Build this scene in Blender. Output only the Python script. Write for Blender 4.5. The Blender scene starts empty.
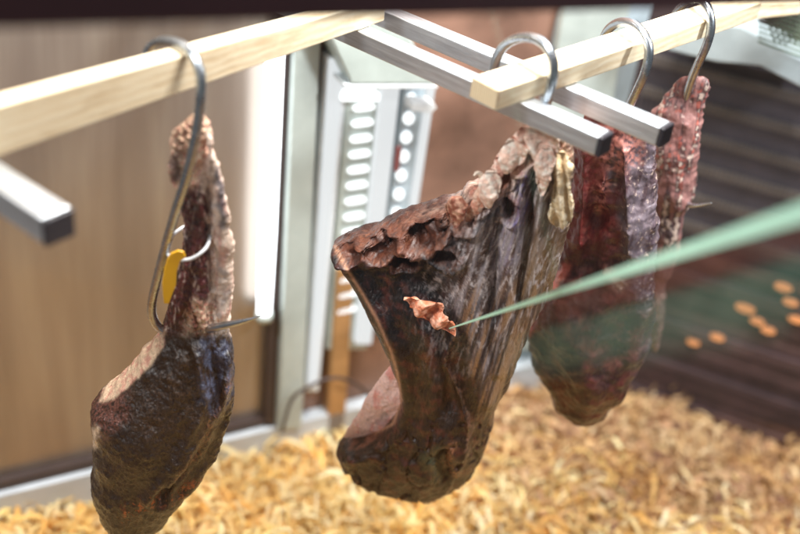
import bpy, math, random
import numpy as np
from mathutils import Vector, Matrix
rng = np.random.default_rng(7); random.seed(7)
S = bpy.context.scene; COL = S.collection
# ------------------------------------------------------------------ camera frame
F = 1140.0; CW, CH = 800.0, 534.0
def nv(v):
    v = np.array(v, float); return v / np.linalg.norm(v)
Zc = -nv((-225, -1683, -1140)); Xc = np.array((1050, 592, -1140.)); Xc -= Zc * Xc.dot(Zc); Xc = nv(Xc)
Yc = np.cross(Zc, Xc); R = np.array([Xc, Yc, Zc]); CAM = np.array((0, 0, 1.0))
def rays(px, py):
    px = np.asarray(px, float); py = np.asarray(py, float)
    c = np.stack([(px - 400) / F, -(py - 267) / F, -np.ones_like(px)], -1)
    return c @ R.T
def hit(px, py, P, n):
    r = rays(px, py); P = np.array(P, float); n = np.array(n, float)
    return CAM + r * (((P - CAM) @ n) / (r @ n))[..., None]
def project(V):
    c = (V - CAM) @ R; return 400 + F * c[:, 0] / -c[:, 2], 267 - F * c[:, 1] / -c[:, 2]
ZB = 0.64            # top of the metal bars
def onz(px, py, z): return hit(px, py, (0, 0, z), (0, 0, 1))
# ------------------------------------------------------------------ helpers
def lin(c):
    return tuple(((v / 255) / 12.92 if v / 255 <= .04045 else ((v / 255 + .055) / 1.055) ** 2.4) for v in c)
def L(c): return np.array(lin(c))
def mesh_obj(name, v, f, mat=None, parent=None, smooth=True, col=None):
    me = bpy.data.meshes.new(name)
    v = np.asarray(v, dtype=np.float32)
    if isinstance(f, np.ndarray):
        k = f.shape[1]
        me.vertices.add(len(v)); me.vertices.foreach_set('co', v.ravel())
        me.loops.add(f.size); me.loops.foreach_set('vertex_index', f.ravel().astype(np.int32))
        me.polygons.add(len(f)); me.polygons.foreach_set('loop_start', np.arange(0, f.size, k, dtype=np.int32))
        me.polygons.foreach_set('loop_total', np.full(len(f), k, dtype=np.int32))
        me.update(calc_edges=True)
    else:
        me.from_pydata(v.tolist(), [], f)
    me.validate(); me.update()
    if col is not None:
        a = me.color_attributes.new('Col', 'FLOAT_COLOR', 'POINT')
        c4 = np.ones((len(v), 4), np.float32); c4[:, :3] = col; a.data.foreach_set('color', c4.ravel())
    if smooth: me.polygons.foreach_set('use_smooth', np.ones(len(me.polygons), bool))
    o = bpy.data.objects.new(name, me); COL.objects.link(o)
    if mat: me.materials.append(mat)
    if parent:
        o.parent = parent; o.matrix_parent_inverse = Matrix.Translation(-Vector(parent.location))
    return o
def tag(o, label=None, cat=None, group=None, kind=None):
    if label: o['label'] = label
    if cat: o['category'] = cat
    if group: o['group'] = group
    if kind: o['kind'] = kind
    return o
def thing(name, loc, label, cat, group=None):
    o = bpy.data.objects.new(name, None); COL.objects.link(o); o.location = tuple(loc); o.empty_display_size = .02
    bpy.context.view_layer.update()
    return tag(o, label, cat, group)
def bevel(o, w=.0012, seg=2):
    m = o.modifiers.new('bevel', 'BEVEL'); m.width = w; m.segments = seg; m.limit_method = 'ANGLE'; return o
def prism(name, base, ext, mat, parent=None, bev=.0, col=None):
    """base: N points; ext: vector -> closed prism"""
    base = np.asarray(base, float); n = len(base); top = base + np.asarray(ext, float)
    v = np.vstack([base, top])
    f = [list(range(n))[::-1], list(range(n, 2 * n))] + [[i, (i + 1) % n, n + (i + 1) % n, n + i] for i in range(n)]
    c = v.mean(0); 
    nn = np.cross(v[f[1][1]] - v[f[1][0]], v[f[1][2]] - v[f[1][1]])
    if nn @ (top.mean(0) - c) < 0: f = [q[::-1] for q in f]
    o = mesh_obj(name, v, f, mat, parent, smooth=False)
    if bev: bevel(o, bev)
    return o
def box(name, p0, p1, mat, parent=None, bev=0):
    (x0, y0, z0), (x1, y1, z1) = p0, p1
    return prism(name, [(x0, y0, z0), (x1, y0, z0), (x1, y1, z0), (x0, y1, z0)], (0, 0, z1 - z0), mat, parent, bev)
def tube(name, pts, rad, mat, parent=None, closed=False, seg=16, sub=8, caps=True):
    """smooth tube through points (Catmull-Rom); rad is a number or one per point"""
    P = np.asarray(pts, float); n = len(P)
    rad = np.full(n, rad) if np.isscalar(rad) else np.asarray(rad, float)
    out, rr = [], []
    rngi = range(n if closed else n - 1)
    for i in rngi:
        g = lambda k: P[k % n] if closed else P[min(max(k, 0), n - 1)]
        p0, p1, p2, p3 = g(i - 1), g(i), g(i + 1), g(i + 2)
        for t in np.arange(sub) / sub:
            out.append(.5 * (2 * p1 + (p2 - p0) * t + (2 * p0 - 5 * p1 + 4 * p2 - p3) * t * t + (3 * p1 - p0 - 3 * p2 + p3) * t ** 3))
            rr.append(rad[i] * (1 - t) + rad[(i + 1) % n] * t)
    if not closed: out.append(P[-1]); rr.append(rad[-1])
    out = np.array(out); rr = np.array(rr); m = len(out)
    tan = np.roll(out, -1, 0) - np.roll(out, 1, 0) if closed else np.gradient(out, axis=0)
    tan /= np.linalg.norm(tan, axis=1)[:, None]
    u = nv(np.cross(tan[0], (.3, .5, .81))); V = []
    for i in range(m):
        u = nv(u - tan[i] * u.dot(tan[i])); w = np.cross(tan[i], u)
        for k in range(seg):
            a = 2 * math.pi * k / seg; V.append(out[i] + rr[i] * (u * math.cos(a) + w * math.sin(a)))
    Fc = []
    for i in range(m if closed else m - 1):
        for k in range(seg):
            Fc.append([i * seg + k, i * seg + (k + 1) % seg, ((i + 1) % m) * seg + (k + 1) % seg, ((i + 1) % m) * seg + k])
    if not closed: Fc += [list(range(seg))[::-1], [(m - 1) * seg + k for k in range(seg)]]
    return mesh_obj(name, V, Fc, mat, parent)
# ------------------------------------------------------------------ noise (vectorised gradient noise)
_perm = np.random.default_rng(3).permutation(256); _perm = np.concatenate([_perm] * 3)
_g = np.random.default_rng(4).normal(size=(256, 3)); _g /= np.linalg.norm(_g, axis=1)[:, None]
def noise(p):
    p = np.asarray(p, float); i = np.floor(p).astype(int); f = p - i; i &= 255
    u = f * f * f * (f * (f * 6 - 15) + 10); out = 0
    for dx in (0, 1):
        for dy in (0, 1):
            for dz in (0, 1):
                h = _perm[_perm[_perm[i[:, 0] + dx] + i[:, 1] + dy] + i[:, 2] + dz]
                d = (_g[h] * (f - np.array((dx, dy, dz)))).sum(1)
                w = (u[:, 0] if dx else 1 - u[:, 0]) * (u[:, 1] if dy else 1 - u[:, 1]) * (u[:, 2] if dz else 1 - u[:, 2])
                out = out + d * w
    return out * 1.6
def fbm(p, o=4, lac=2.03, gain=.5):
    s, a, t = 0, 1, 0
    p = np.asarray(p, float)
    for k in range(o): s = s + a * noise(p + 17.3 * k); t += a; a *= gain; p = p * lac
    return s / t
def ridged(p, o=4):
    s, a, t = 0, 1, 0
    p = np.asarray(p, float)
    for k in range(o): s = s + a * (1 - np.abs(noise(p + 9.1 * k)) * 2); t += a; a *= .5; p = p * 2.07
    return s / t
def ss(x, a, b):
    t = np.clip((x - a) / (b - a), 0, 1); return t * t * (3 - 2 * t)
def pdist(px, py, poly):
    """distance to polyline and position along it"""
    best = np.full(px.shape, 1e9); P = np.asarray(poly, float)
    for a, b in zip(P[:-1], P[1:]):
        d = b - a; t = np.clip(((px - a[0]) * d[0] + (py - a[1]) * d[1]) / (d @ d), 0, 1)
        best = np.minimum(best, np.hypot(px - a[0] - t * d[0], py - a[1] - t * d[1]))
    return best
def ridge(px, py, poly, w): return np.exp(-(pdist(px, py, poly) / w) ** 2)
def inside(px, py, poly):
    r = np.zeros(px.shape, bool); P = list(poly); j = len(P) - 1
    for i in range(len(P)):
        xi, yi = P[i]; xj, yj = P[j]
        if yi != yj: r ^= ((yi > py) != (yj > py)) & (px < (xj - xi) * (py - yi) / (yj - yi) + xi)
        j = i
    return r
def sdf(px, py, poly, s=3):
    d = pdist(px, py, list(poly) + [poly[0]]); return ss(np.where(inside(px, py, poly), d, -d), -s, s)
# ------------------------------------------------------------------ materials
def mat(name):
    m = bpy.data.materials.new(name); m.use_nodes = True; nt = m.node_tree
    return m, nt, nt.nodes['Principled BSDF']
def setp(b, **k):
    for a, v in k.items():
        n = a.replace('_', ' ')
        b.inputs[n].default_value = (*v, 1) if isinstance(v, tuple) and len(v) == 3 and n in ('Base Color', 'Emission Color', 'Coat Tint', 'Sheen Tint') else v
def nd(nt, t, **k):
    n = nt.nodes.new(t)
    for a, v in k.items():
        if hasattr(n, a): setattr(n, a, v)
        else: n.inputs[a.replace('_', ' ')].default_value = v
    return n
def ramp(nt, fac, stops):
    r = nt.nodes.new('ShaderNodeValToRGB'); e = r.color_ramp.elements
    while len(e) < len(stops): e.new(.5)
    for x, (p, c) in zip(e, stops): x.position = p; x.color = (*c, 1)
    nt.links.new(fac, r.inputs['Fac']); return r.outputs['Color']
def coords(nt, scale, kind='Object', rot=(0, 0, 0)):
    tc = nt.nodes.new('ShaderNodeTexCoord'); mp = nt.nodes.new('ShaderNodeMapping')
    mp.inputs['Scale'].default_value = scale; mp.inputs['Rotation'].default_value = rot
    nt.links.new(tc.outputs[kind], mp.inputs['Vector']); return mp.outputs['Vector']
def nz(nt, vec, scale, detail=5, rough=.55, dist=0):
    n = nd(nt, 'ShaderNodeTexNoise'); n.inputs['Scale'].default_value = scale; n.inputs['Detail'].default_value = detail
    n.inputs['Roughness'].default_value = rough; n.inputs['Distortion'].default_value = dist
    nt.links.new(vec, n.inputs['Vector']); return n.outputs['Fac']
def bump(nt, b, h, strength, dist, prev=None):
    n = nd(nt, 'ShaderNodeBump'); n.inputs['Strength'].default_value = strength; n.inputs['Distance'].default_value = dist
    nt.links.new(h, n.inputs['Height'])
    if prev: nt.links.new(prev, n.inputs['Normal'])
    nt.links.new(n.outputs['Normal'], b.inputs['Normal']); return n.outputs['Normal']

def meat_mat(name, wr=260, rough=.42, coat=.25, stretch=(1, 1, 1), bstr=.7, lines=(.05, .035, .02)):
    m, nt, b = mat(name)
    a = nd(nt, 'ShaderNodeAttribute'); a.attribute_name = 'Col'
    v = coords(nt, stretch)
    n1 = nz(nt, v, 420, 6, .65)
    mx = nd(nt, 'ShaderNodeMix'); mx.data_type = 'RGBA'; mx.blend_type = 'MULTIPLY'; mx.inputs['Factor'].default_value = .5
    n5 = nz(nt, v, wr * .55, 5, .6, 1.2); ln = ramp(nt, n5, [(.44, (0, 0, 0)), (.5, (1, 1, 1)), (.56, (0, 0, 0))])  # thin lighter lines: glints on the wrinkles, painted into the colour
    n6 = nz(nt, v, 40, 3); mk = nd(nt, 'ShaderNodeMath'); mk.operation = 'MULTIPLY'; nt.links.new(ln, mk.inputs[0]); nt.links.new(n6, mk.inputs[1])
    ad = nd(nt, 'ShaderNodeMix'); ad.data_type = 'RGBA'; ad.blend_type = 'ADD'; nt.links.new(mk.outputs[0], ad.inputs[0]); nt.links.new(a.outputs['Color'], ad.inputs[6]); ad.inputs[7].default_value = (*lines, 1)
    nt.links.new(ad.outputs[2], mx.inputs[6])
    nt.links.new(ramp(nt, n1, [(.3, (.6, .56, .56)), (.52, (1, 1, 1)), (.7, (1.5, 1.42, 1.38))]), mx.inputs[7])
    nt.links.new(mx.outputs[2], b.inputs['Base Color'])
    setp(b, Roughness=rough, Coat_Weight=coat, Coat_Roughness=.28, Subsurface_Weight=.0, Specular_IOR_Level=.36)
    rr = nd(nt, 'ShaderNodeMapRange'); nt.links.new(nz(nt, v, 150, 4), rr.inputs[0]); rr.inputs[1].default_value = .3; rr.inputs[2].default_value = .7
    rr.inputs[3].default_value = rough - .14; rr.inputs[4].default_value = rough + .22; nt.links.new(rr.outputs[0], b.inputs['Roughness'])
    vo = nd(nt, 'ShaderNodeTexVoronoi'); vo.feature = 'DISTANCE_TO_EDGE'; vo.inputs['Scale'].default_value = wr
    wv = nd(nt, 'ShaderNodeVectorMath'); wv.operation = 'ADD'
    nn = nd(nt, 'ShaderNodeTexNoise'); nn.inputs['Scale'].default_value = 90; nn.inputs['Detail'].default_value = 3; nt.links.new(v, nn.inputs['Vector'])
    sc = nd(nt, 'ShaderNodeVectorMath'); sc.operation = 'SCALE'; sc.inputs['Scale'].default_value = .012
    nt.links.new(nn.outputs['Color'], sc.inputs[0]); nt.links.new(v, wv.inputs[0]); nt.links.new(sc.outputs[0], wv.inputs[1])
    nt.links.new(wv.outputs[0], vo.inputs['Vector'])
    p = bump(nt, b, vo.outputs['Distance'], bstr * .7, .004)
    bump(nt, b, nz(nt, v, 300, 6, .7), bstr, .003, p)
    return m
M = {}
M['meat_dark'] = meat_mat('dark_dried_meat', 330, .27, .25, (1, 1, .8), .42, (.045, .03, .02))
M['meat_fibre'] = meat_mat('fibrous_meat', 230, .31, .2, (1, 1, .4), .4, (.03, .02, .017))
M['meat_red'] = meat_mat('red_meat', 150, .38, .15, (1, 1, .5), .2)
M['fat'] = meat_mat('fat', 120, .5, .15, (1, 1, 1), .4)

def metal(name, c, rough, scr=(1, 1, 1), bs=.05):
    m, nt, b = mat(name); setp(b, Metallic=1.0, Roughness=rough)
    v = coords(nt, scr); n = nz(nt, v, 60, 5, .6)
    nt.links.new(ramp(nt, n, [(.3, tuple(x * .72 for x in c)), (.7, c)]), b.inputs['Base Color'])
    rr = nd(nt, 'ShaderNodeMapRange'); nt.links.new(nz(nt, v, 25, 5), rr.inputs[0]); rr.inputs[3].default_value = rough * .7; rr.inputs[4].default_value = rough * 1.5
    nt.links.new(rr.outputs[0], b.inputs['Roughness']); bump(nt, b, n, bs, .001); return m
M['steel'] = metal('hook_steel', (.58, .63, .68), .26, (1, 1, 4))
M['alu'] = metal('bar_aluminium', (.84, .89, .95), .42, (6, .4, 6))
M['alu_frame'] = None
def plain(name, c, rough=.5, met=0, var=.12, scale=30, **k):
    m, nt, b = mat(name); setp(b, Roughness=rough, Metallic=float(met), **k)
    v = coords(nt, (1, 1, 1)); n = nz(nt, v, scale, 5)
    nt.links.new(ramp(nt, n, [(.3, tuple(x * (1 - var) for x in c)), (.7, tuple(min(1, x * (1 + var)) for x in c))]), b.inputs['Base Color'])
    bump(nt, b, n, .06, .001); return m
M['black_plastic'] = plain('black_plastic', lin((46, 42, 48)), .42)
M['rail'] = plain('rail_paint', lin((196, 202, 208)), .4)
M['gasket'] = plain('dark_gasket', lin((60, 48, 46)), .6)
M['white_paint'] = plain('white_paint', lin((232, 236, 238)), .35)
M['grey_paint'] = plain('grey_green_paint', lin((186, 196, 190)), .4)
M['tie'] = plain('white_nylon', lin((240, 240, 242)), .3)
M['tagp'] = plain('yellow_plastic', lin((252, 184, 34)), .35, Subsurface_Weight=.0)
M['header'] = plain('dark_maroon_frame', lin((48, 22, 26)), .45)
M['post'] = plain('brown_post', lin((176, 132, 84)), .6, var=.3)
M['mauve'] = plain('mauve_brown_panel', lin((140, 106, 90)), .45, var=.45, scale=9)
M['bluegrey'] = plain('blue_grey_panel', lin((176, 190, 198)), .35, var=.12)
M['mesh'] = plain('dark_green_mesh', lin((90, 104, 84)), .5)
M['floor'] = plain('tray_floor', lin((150, 100, 52)), .8, var=.3)
M['side_dark'] = plain('dark_side_panel', lin((62, 48, 50)), .5, var=.3, scale=12)
M['louvre_dark'] = plain('dark_louvre', lin((72, 66, 72)), .5, var=.2)
M['louvre_light'] = plain('pale_louvre', lin((94, 86, 80)), .5, var=.2)
M['mint'] = plain('mint_glass_edge', lin((200, 246, 218)), .3, var=.06)

M['alu_frame'] = plain('frame_paint', lin((176, 184, 178)), .4)
M['soffit'] = plain('soffit_paint', lin((168, 180, 184)), .4)
def beam_wood():
    m, nt, b = mat('pale_pine'); setp(b, Roughness=.62)
    v = coords(nt, (1.2, 14, 14)); n = nz(nt, v, 14, 6, .6, .6)
    w = nd(nt, 'ShaderNodeTexWave'); w.wave_type = 'RINGS'; w.rings_direction = 'X'; w.inputs['Scale'].default_value = 60; w.inputs['Distortion'].default_value = 3; w.inputs['Detail'].default_value = 3; w.inputs['Detail Scale'].default_value = 2
    nt.links.new(coords(nt, (.35, 1, 1)), w.inputs['Vector'])
    mx = nd(nt, 'ShaderNodeMix'); mx.inputs[0].default_value = .3; nt.links.new(n, mx.inputs[2]); nt.links.new(w.outputs['Fac'], mx.inputs[3])
    c = ramp(nt, mx.outputs[0], [(.2, lin((230, 206, 168))), (.5, lin((242, 222, 188))), (.8, lin((248, 234, 206)))])
    # a brown knot streak / stains
    vo = nd(nt, 'ShaderNodeTexVoronoi'); vo.inputs['Scale'].default_value = 9; nt.links.new(coords(nt, (1.2, 1, .7)), vo.inputs['Vector'])
    k = ramp(nt, vo.outputs['Distance'], [(.05, (1, 1, 1)), (.09, (0, 0, 0))])
    m2 = nd(nt, 'ShaderNodeMix'); m2.data_type = 'RGBA'; nt.links.new(k, m2.inputs[0]); nt.links.new(c, m2.inputs[6]); m2.inputs[7].default_value = (*lin((176, 120, 78)), 1)
    g2 = nz(nt, coords(nt, (1, 3, 3)), 22, 6, .7); m3 = nd(nt, 'ShaderNodeMix'); m3.data_type = 'RGBA'; m3.blend_type = 'MULTIPLY'; m3.inputs[0].default_value = .5
    nt.links.new(m2.outputs[2], m3.inputs[6]); nt.links.new(ramp(nt, g2, [(.35, (.72, .62, .5)), (.5, (1, 1, 1))]), m3.inputs[7])
    nt.links.new(m3.outputs[2], b.inputs['Base Color']); bump(nt, b, mx.outputs[0], .25, .0006)
    return m
M['pine'] = beam_wood()
def wall_wood():
    m, nt, b = mat('varnished_wood_panel'); setp(b, Roughness=.36, Metallic=.6, Coat_Weight=.6, Coat_Roughness=.28)
    v = coords(nt, (9, 9, .8)); n = nz(nt, v, 3.2, 4, .5, .3)
    c = ramp(nt, n, [(.2, lin((142, 128, 118))), (.5, lin((162, 148, 136))), (.8, lin((180, 168, 154)))])
    nt.links.new(c, b.inputs['Base Color']); return m
M['wall_wood'] = wall_wood()
def emis(name, c, s):
    m, nt, b = mat(name); setp(b, Base_Color=(.1, .1, .1), Emission_Color=tuple(c), Emission_Strength=float(s)); return m
M['tube'] = emis('glare_glow', (.93, .96, 1), 4.5)  # glow of the tube that stands in for glare
M['led'] = emis('lit_led', (.95, .98, 1), 1.8)
M['lamp'] = emis('lamp_reflection_glow', lin((250, 150, 62)), 1.05)  # glow of the discs made up for lamp reflections
M['led_diff'] = emis('lit_diffuser', (.93, .97, 1), .8)
def shav_mat():
    m, nt, b = mat('wood_shaving'); a = nd(nt, 'ShaderNodeAttribute'); a.attribute_name = 'Col'
    nt.links.new(a.outputs['Color'], b.inputs['Base Color']); setp(b, Roughness=.6)
    t = nd(nt, 'ShaderNodeBsdfTranslucent'); nt.links.new(a.outputs['Color'], t.inputs['Color'])
    mx = nd(nt, 'ShaderNodeMixShader'); mx.inputs[0].default_value = .35
    nt.links.new(b.outputs[0], mx.inputs[1]); nt.links.new(t.outputs[0], mx.inputs[2]); nt.links.new(mx.outputs[0], nt.nodes['Material Output'].inputs['Surface'])
    return m
M['shaving'] = shav_mat()
M['chip'] = M['shaving']
def glass(name, tint, refl=.08, rough=.0, film=None, filmfac=0.):
    """thin clean pane: see-through with a fresnel reflection, plus an optional coloured film"""
    m, nt, b = mat(name); nt.nodes.remove(b)
    t = nd(nt, 'ShaderNodeBsdfTransparent'); t.inputs[0].default_value = (*tint, 1)
    g = nd(nt, 'ShaderNodeBsdfGlossy'); g.inputs['Roughness'].default_value = rough
    fr = nd(nt, 'ShaderNodeLayerWeight'); fr.inputs[0].default_value = .5
    pw = nd(nt, 'ShaderNodeMath'); pw.operation = 'POWER'; pw.inputs[1].default_value = 5; nt.links.new(fr.outputs['Facing'], pw.inputs[0])
    mm = nd(nt, 'ShaderNodeMath'); mm.operation = 'MULTIPLY_ADD'; mm.inputs[1].default_value = .8; mm.inputs[2].default_value = refl; nt.links.new(pw.outputs[0], mm.inputs[0])
    x = nd(nt, 'ShaderNodeMixShader'); nt.links.new(mm.outputs[0], x.inputs[0]); nt.links.new(t.outputs[0], x.inputs[1]); nt.links.new(g.outputs[0], x.inputs[2])
    out = x
    if film:
        d = nd(nt, 'ShaderNodeBsdfDiffuse')
        v = coords(nt, (1, 1, 1)); n = nz(nt, v, 10, 3)
        nt.links.new(ramp(nt, n, [(.3, tuple(c * .7 for c in film)), (.7, film)]), d.inputs[0])
        y = nd(nt, 'ShaderNodeMixShader'); y.inputs[0].default_value = filmfac
        nt.links.new(x.outputs[0], y.inputs[1]); nt.links.new(d.outputs[0], y.inputs[2]); out = y
    nt.links.new(out.outputs[0], nt.nodes['Material Output'].inputs['Surface']); return m

# ------------------------------------------------------------------ lofted piece of meat
def loft(name, left, right, P, n, T, mat, parent=None, w0=0., disp=None, colf=None, NV=300, NR=220, power=.8, frill=0., seed=0, amp=.0025, fscale=60, ampf=None):
    """left/right: outline points (y, x) as seen in the photo; the solid stands in the upright plane (P, n) with real thickness T(y)."""
    left = np.array(left, float); right = np.array(right, float)
    y0 = max(left[0, 0], right[0, 0]); y1 = min(left[-1, 0], right[-1, 0])
    ys = np.linspace(y0, y1, NV)
    xl = np.interp(ys, left[:, 0], left[:, 1]); xr = np.interp(ys, right[:, 0], right[:, 1])
    if frill:
        q = np.stack([ys * .11, np.full(NV, seed + .5), np.zeros(NV)], 1)
        fl = frill * fbm(q, 5, 2.2, .65) * 2; fr_ = frill * fbm(q + 31, 5, 2.2, .65) * 2
    else: fl = fr_ = np.zeros(NV)
    th = np.linspace(0, 2 * math.pi, NR, endpoint=False)
    c, s = np.cos(th), np.sin(th)
    PX = (xl[:, None] * (1 + c) / 2 + xr[:, None] * (1 - c) / 2); PY = np.repeat(ys[:, None], NR, 1)
    wdt = np.maximum(xr - xl, 1)[:, None]; dl = (PX - xl[:, None]); dr = (xr[:, None] - PX); dd = np.minimum(7., wdt * .3)
    PX = PX + fl[:, None] * np.exp(-(dl / dd) ** 2) + fr_[:, None] * np.exp(-(dr / dd) ** 2)
    if callable(T): Tv = T(PX, PY)
    else: Tv = np.interp(ys, [a for a, b in T], [b for a, b in T])[:, None] * np.ones_like(PX)
    endf = np.clip(np.minimum((PY - y0), (y1 - PY)) / 14., 0, 1) ** .5
    W = np.sign(s)[None] * np.abs(s)[None] ** power * Tv * endf
    front = ss(s, -.1, .5)[None] * np.ones_like(PX)
    px, py = PX.ravel(), PY.ravel()
    wpl = 0. if callable(w0) else w0; w0 = w0 if callable(w0) else 0.
    base = hit(px, py, np.array(P) + np.array(n) * wpl, n)
    w0v = w0(px, py) if callable(w0) else w0
    nn = np.array(n, float)
    if disp is not None:
        qx_, qy_ = project(base + nn * (W.ravel() + w0v)[:, None]); W = W + (disp(qx_, qy_).reshape(W.shape)) * front
    V = base + nn * (W.ravel() + w0v)[:, None]
    # faces
    i = np.arange(NV - 1)[:, None]; k = np.arange(NR)[None]
    a = (i * NR + k); b_ = (i * NR + (k + 1) % NR); c_ = ((i + 1) * NR + (k + 1) % NR); d_ = ((i + 1) * NR + k)
    Fq = np.stack([a, b_, c_, d_], -1).reshape(-1, 4)
    # normals
    G = V.reshape(NV, NR, 3); du = np.roll(G, -1, 1) - np.roll(G, 1, 1); dv = np.gradient(G, axis=0)
    N = np.cross(dv, du); N /= np.linalg.norm(N, axis=2)[..., None] + 1e-12
    if (N * (G - G.mean(1)[:, None])).sum() < 0: N = -N
    q = V * fscale + seed * 3.7
    D = amp * (fbm(q, 5) * 1.1 + (ridged(q * .8 + 5, 4) - .5) * .9)
    D = D.reshape(NV, NR) * endf * (ampf(px, py).reshape(NV, NR) if ampf else 1)
    G = G + N * D[..., None]
    V = G.reshape(-1, 3)
    wob = np.stack([fbm(V * 90 + 3, 3), fbm(V * 90 + 40, 3)], 1) * 7
    fr = front.ravel(); px, py = project(V)
    colr = colf(px, py, px + wob[:, 0], py + wob[:, 1], V, fr, D.ravel() / amp) if colf else np.tile(L((90, 40, 35)), (len(V), 1))
    cap0 = np.arange(NR)[::-1]; 
    # cap fans
    nV = len(V); V = np.vstack([V, G[0].mean(0), G[-1].mean(0)]); colr = np.vstack([colr, colr[0], colr[-NR]])
    kk = np.arange(NR)
    f0 = np.stack([np.full(NR, nV), (kk + 1) % NR, kk, kk], -1)[:, :3]
    f1 = np.stack([np.full(NR, nV + 1), (NV - 1) * NR + kk, (NV - 1) * NR + (kk + 1) % NR], -1)
    faces = np.concatenate([Fq.ravel(), f0.ravel(), f1.ravel()])
    me = bpy.data.meshes.new(name); me.vertices.add(len(V)); me.vertices.foreach_set('co', V.astype(np.float32).ravel())
    me.loops.add(len(faces)); me.loops.foreach_set('vertex_index', faces.astype(np.int32))
    nf = len(Fq) + 2 * NR; tot = np.concatenate([np.full(len(Fq), 4), np.full(2 * NR, 3)]).astype(np.int32)
    me.polygons.add(nf); me.polygons.foreach_set('loop_total', tot); me.polygons.foreach_set('loop_start', np.concatenate([[0], np.cumsum(tot)[:-1]]).astype(np.int32))
    me.update(calc_edges=True); me.validate()
    at = me.color_attributes.new('Col', 'FLOAT_COLOR', 'POINT'); c4 = np.ones((len(V), 4), np.float32); c4[:, :3] = np.clip(colr, 0, 1); at.data.foreach_set('color', c4.ravel())
    me.polygons.foreach_set('use_smooth', np.ones(nf, bool))
    import bmesh
    bm = bmesh.new(); bm.from_mesh(me); bmesh.ops.recalc_face_normals(bm, faces=bm.faces); bm.to_mesh(me); bm.free()
    me.materials.append(mat); o = bpy.data.objects.new(name, me); COL.objects.link(o)
    if parent: o.parent = parent; o.matrix_parent_inverse = Matrix.Translation(-Vector(parent.location))
    return o
def mixc(a, b, m): return a * (1 - m[:, None]) + b * m[:, None]

# ================================================================== SETTING
Q0 = np.array((.493, .867, 0.)); wd = nv((.642, -.280, 0)); wn = np.array((wd[1], -wd[0], 0))
if wn @ (CAM - Q0) < 0: wn = -wn
def onwall(px, py, d=0.): return hit(px, py, Q0 + wn * d, wn)
def wallquad(name, pts, d0, d1, mat, parent=None, bev=0):
    b = np.array([onwall(x, y, d1) for x, y in pts])
    return prism(name, b, -wn * (d1 - d0), mat, parent, bev)
def strip(name, xt, yt, xb, yb, wt, wb, d0, d1, mat, parent=None, bev=0):
    return wallquad(name, [(xt - wt / 2, yt), (xt + wt / 2, yt), (xb + wb / 2, yb), (xb - wb / 2, yb)], d0, d1, mat, parent, bev)
S0 = onz(574, 362, 0.); S1 = onz(800, 440, 0.); sd = nv(S1 - S0); sn = np.array((sd[1], -sd[0], 0))
if sn @ (CAM - S0) < 0: sn = -sn
def onside(px, py, d=0.): return hit(px, py, S0 + sn * d, sn)

def wallbox(name, a0, a1, z0, z1, d0, d1, mat, parent=None, bev=0):
    p = [Q0 + wd * a0 + wn * d0, Q0 + wd * a1 + wn * d0, Q0 + wd * a1 + wn * d1, Q0 + wd * a0 + wn * d1]
    p = [q + np.array((0, 0, z0)) for q in p]; return prism(name, p, (0, 0, z1 - z0), mat, parent, bev)
A_C = float((S0 - Q0) @ wd)
def a_at(px, py): return float((onwall(px, py) - Q0) @ wd)
f_ = box('tray_floor', (-.3, -.5, -.1), (2.0, 1.4, -.075), M['floor']); tag(f_, 'brown tray floor under the shavings', kind='structure')
aL = a_at(283, 250); aR = a_at(430, 150); aM = a_at(532, 150)
w1 = wallbox('back_wall', -1.0, aL, -.09, 1.25, -.04, -.004, M['wall_wood']); tag(w1, 'varnished brown wood back wall', kind='structure')
w2 = wallbox('back_wall', aL, aM, -.09, 1.25, -.04, -.004, M['mauve']); tag(w2, 'mauve brown back wall behind the lamps', kind='structure')
w3 = wallbox('back_wall', aM, A_C + .05, -.09, 1.25, -.04, -.004, M['bluegrey']); tag(w3, 'blue grey back wall near the corner', kind='structure')
# bottom rail along the wall
t = thing('bottom_rail', Q0 + wd * .3, 'pale grey metal rail with dark gasket along the foot of the back wall', 'rail')
zr = float(onwall(0, 485)[2] + onwall(270, 421)[2]) / 2; print('rail', onwall(0, 485)[2], onwall(270, 421)[2])
wallbox('rail_profile', -1.0, A_C, -.08, zr, -.003, .016, M['rail'], t, .002)
wallbox('gasket', -1.0, aL, zr, zr + .012, -.003, .008, M['gasket'], t)
# window frame: dark gap, aluminium post
t = thing('window_frame', onwall(300, 440), 'greenish grey aluminium upright frame with dark gasket between the glare tube and the lamp column', 'frame')
strip('gasket', 290, -20, 273, 425, 13, 13, 0, .012, M['gasket'], t)
strip('upright', 311, -20, 290, 430, 26, 24, 0, .022, M['alu_frame'], t, .002)
# lit tube added in place of a glare strip on the left wall
t = thing('glare_tube', onwall(272, 200), 'bright white vertical tube added in place of a glare strip on the wood wall left of the frame', 'lamp')
p0, p1 = onwall(275, 46, .016), onwall(264, 315, .016)
tube('glare_body', [p0 * (1 - k) + p1 * k for k in (0, .33, .66, 1)], [.010, .010, .010, .008], M['tube'], t)
for p in (p0, p1):
    tube('end_cap', [p - (0, 0, .006), p + (0, 0, .004)], .0102, M['grey_paint'], t, sub=1)
# white strip lamp
t = thing('strip_lamp', onwall(320, 390), 'narrow bright white strip lamp right beside the aluminium upright', 'lamp')
strip('housing', 338, 55, 312, 392, 24, 14, 0, .014, M['white_paint'], t, .002)
strip('diffuser', 338, 60, 313, 388, 15, 9, .0145, .02, M['led_diff'], t, .002)
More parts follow.
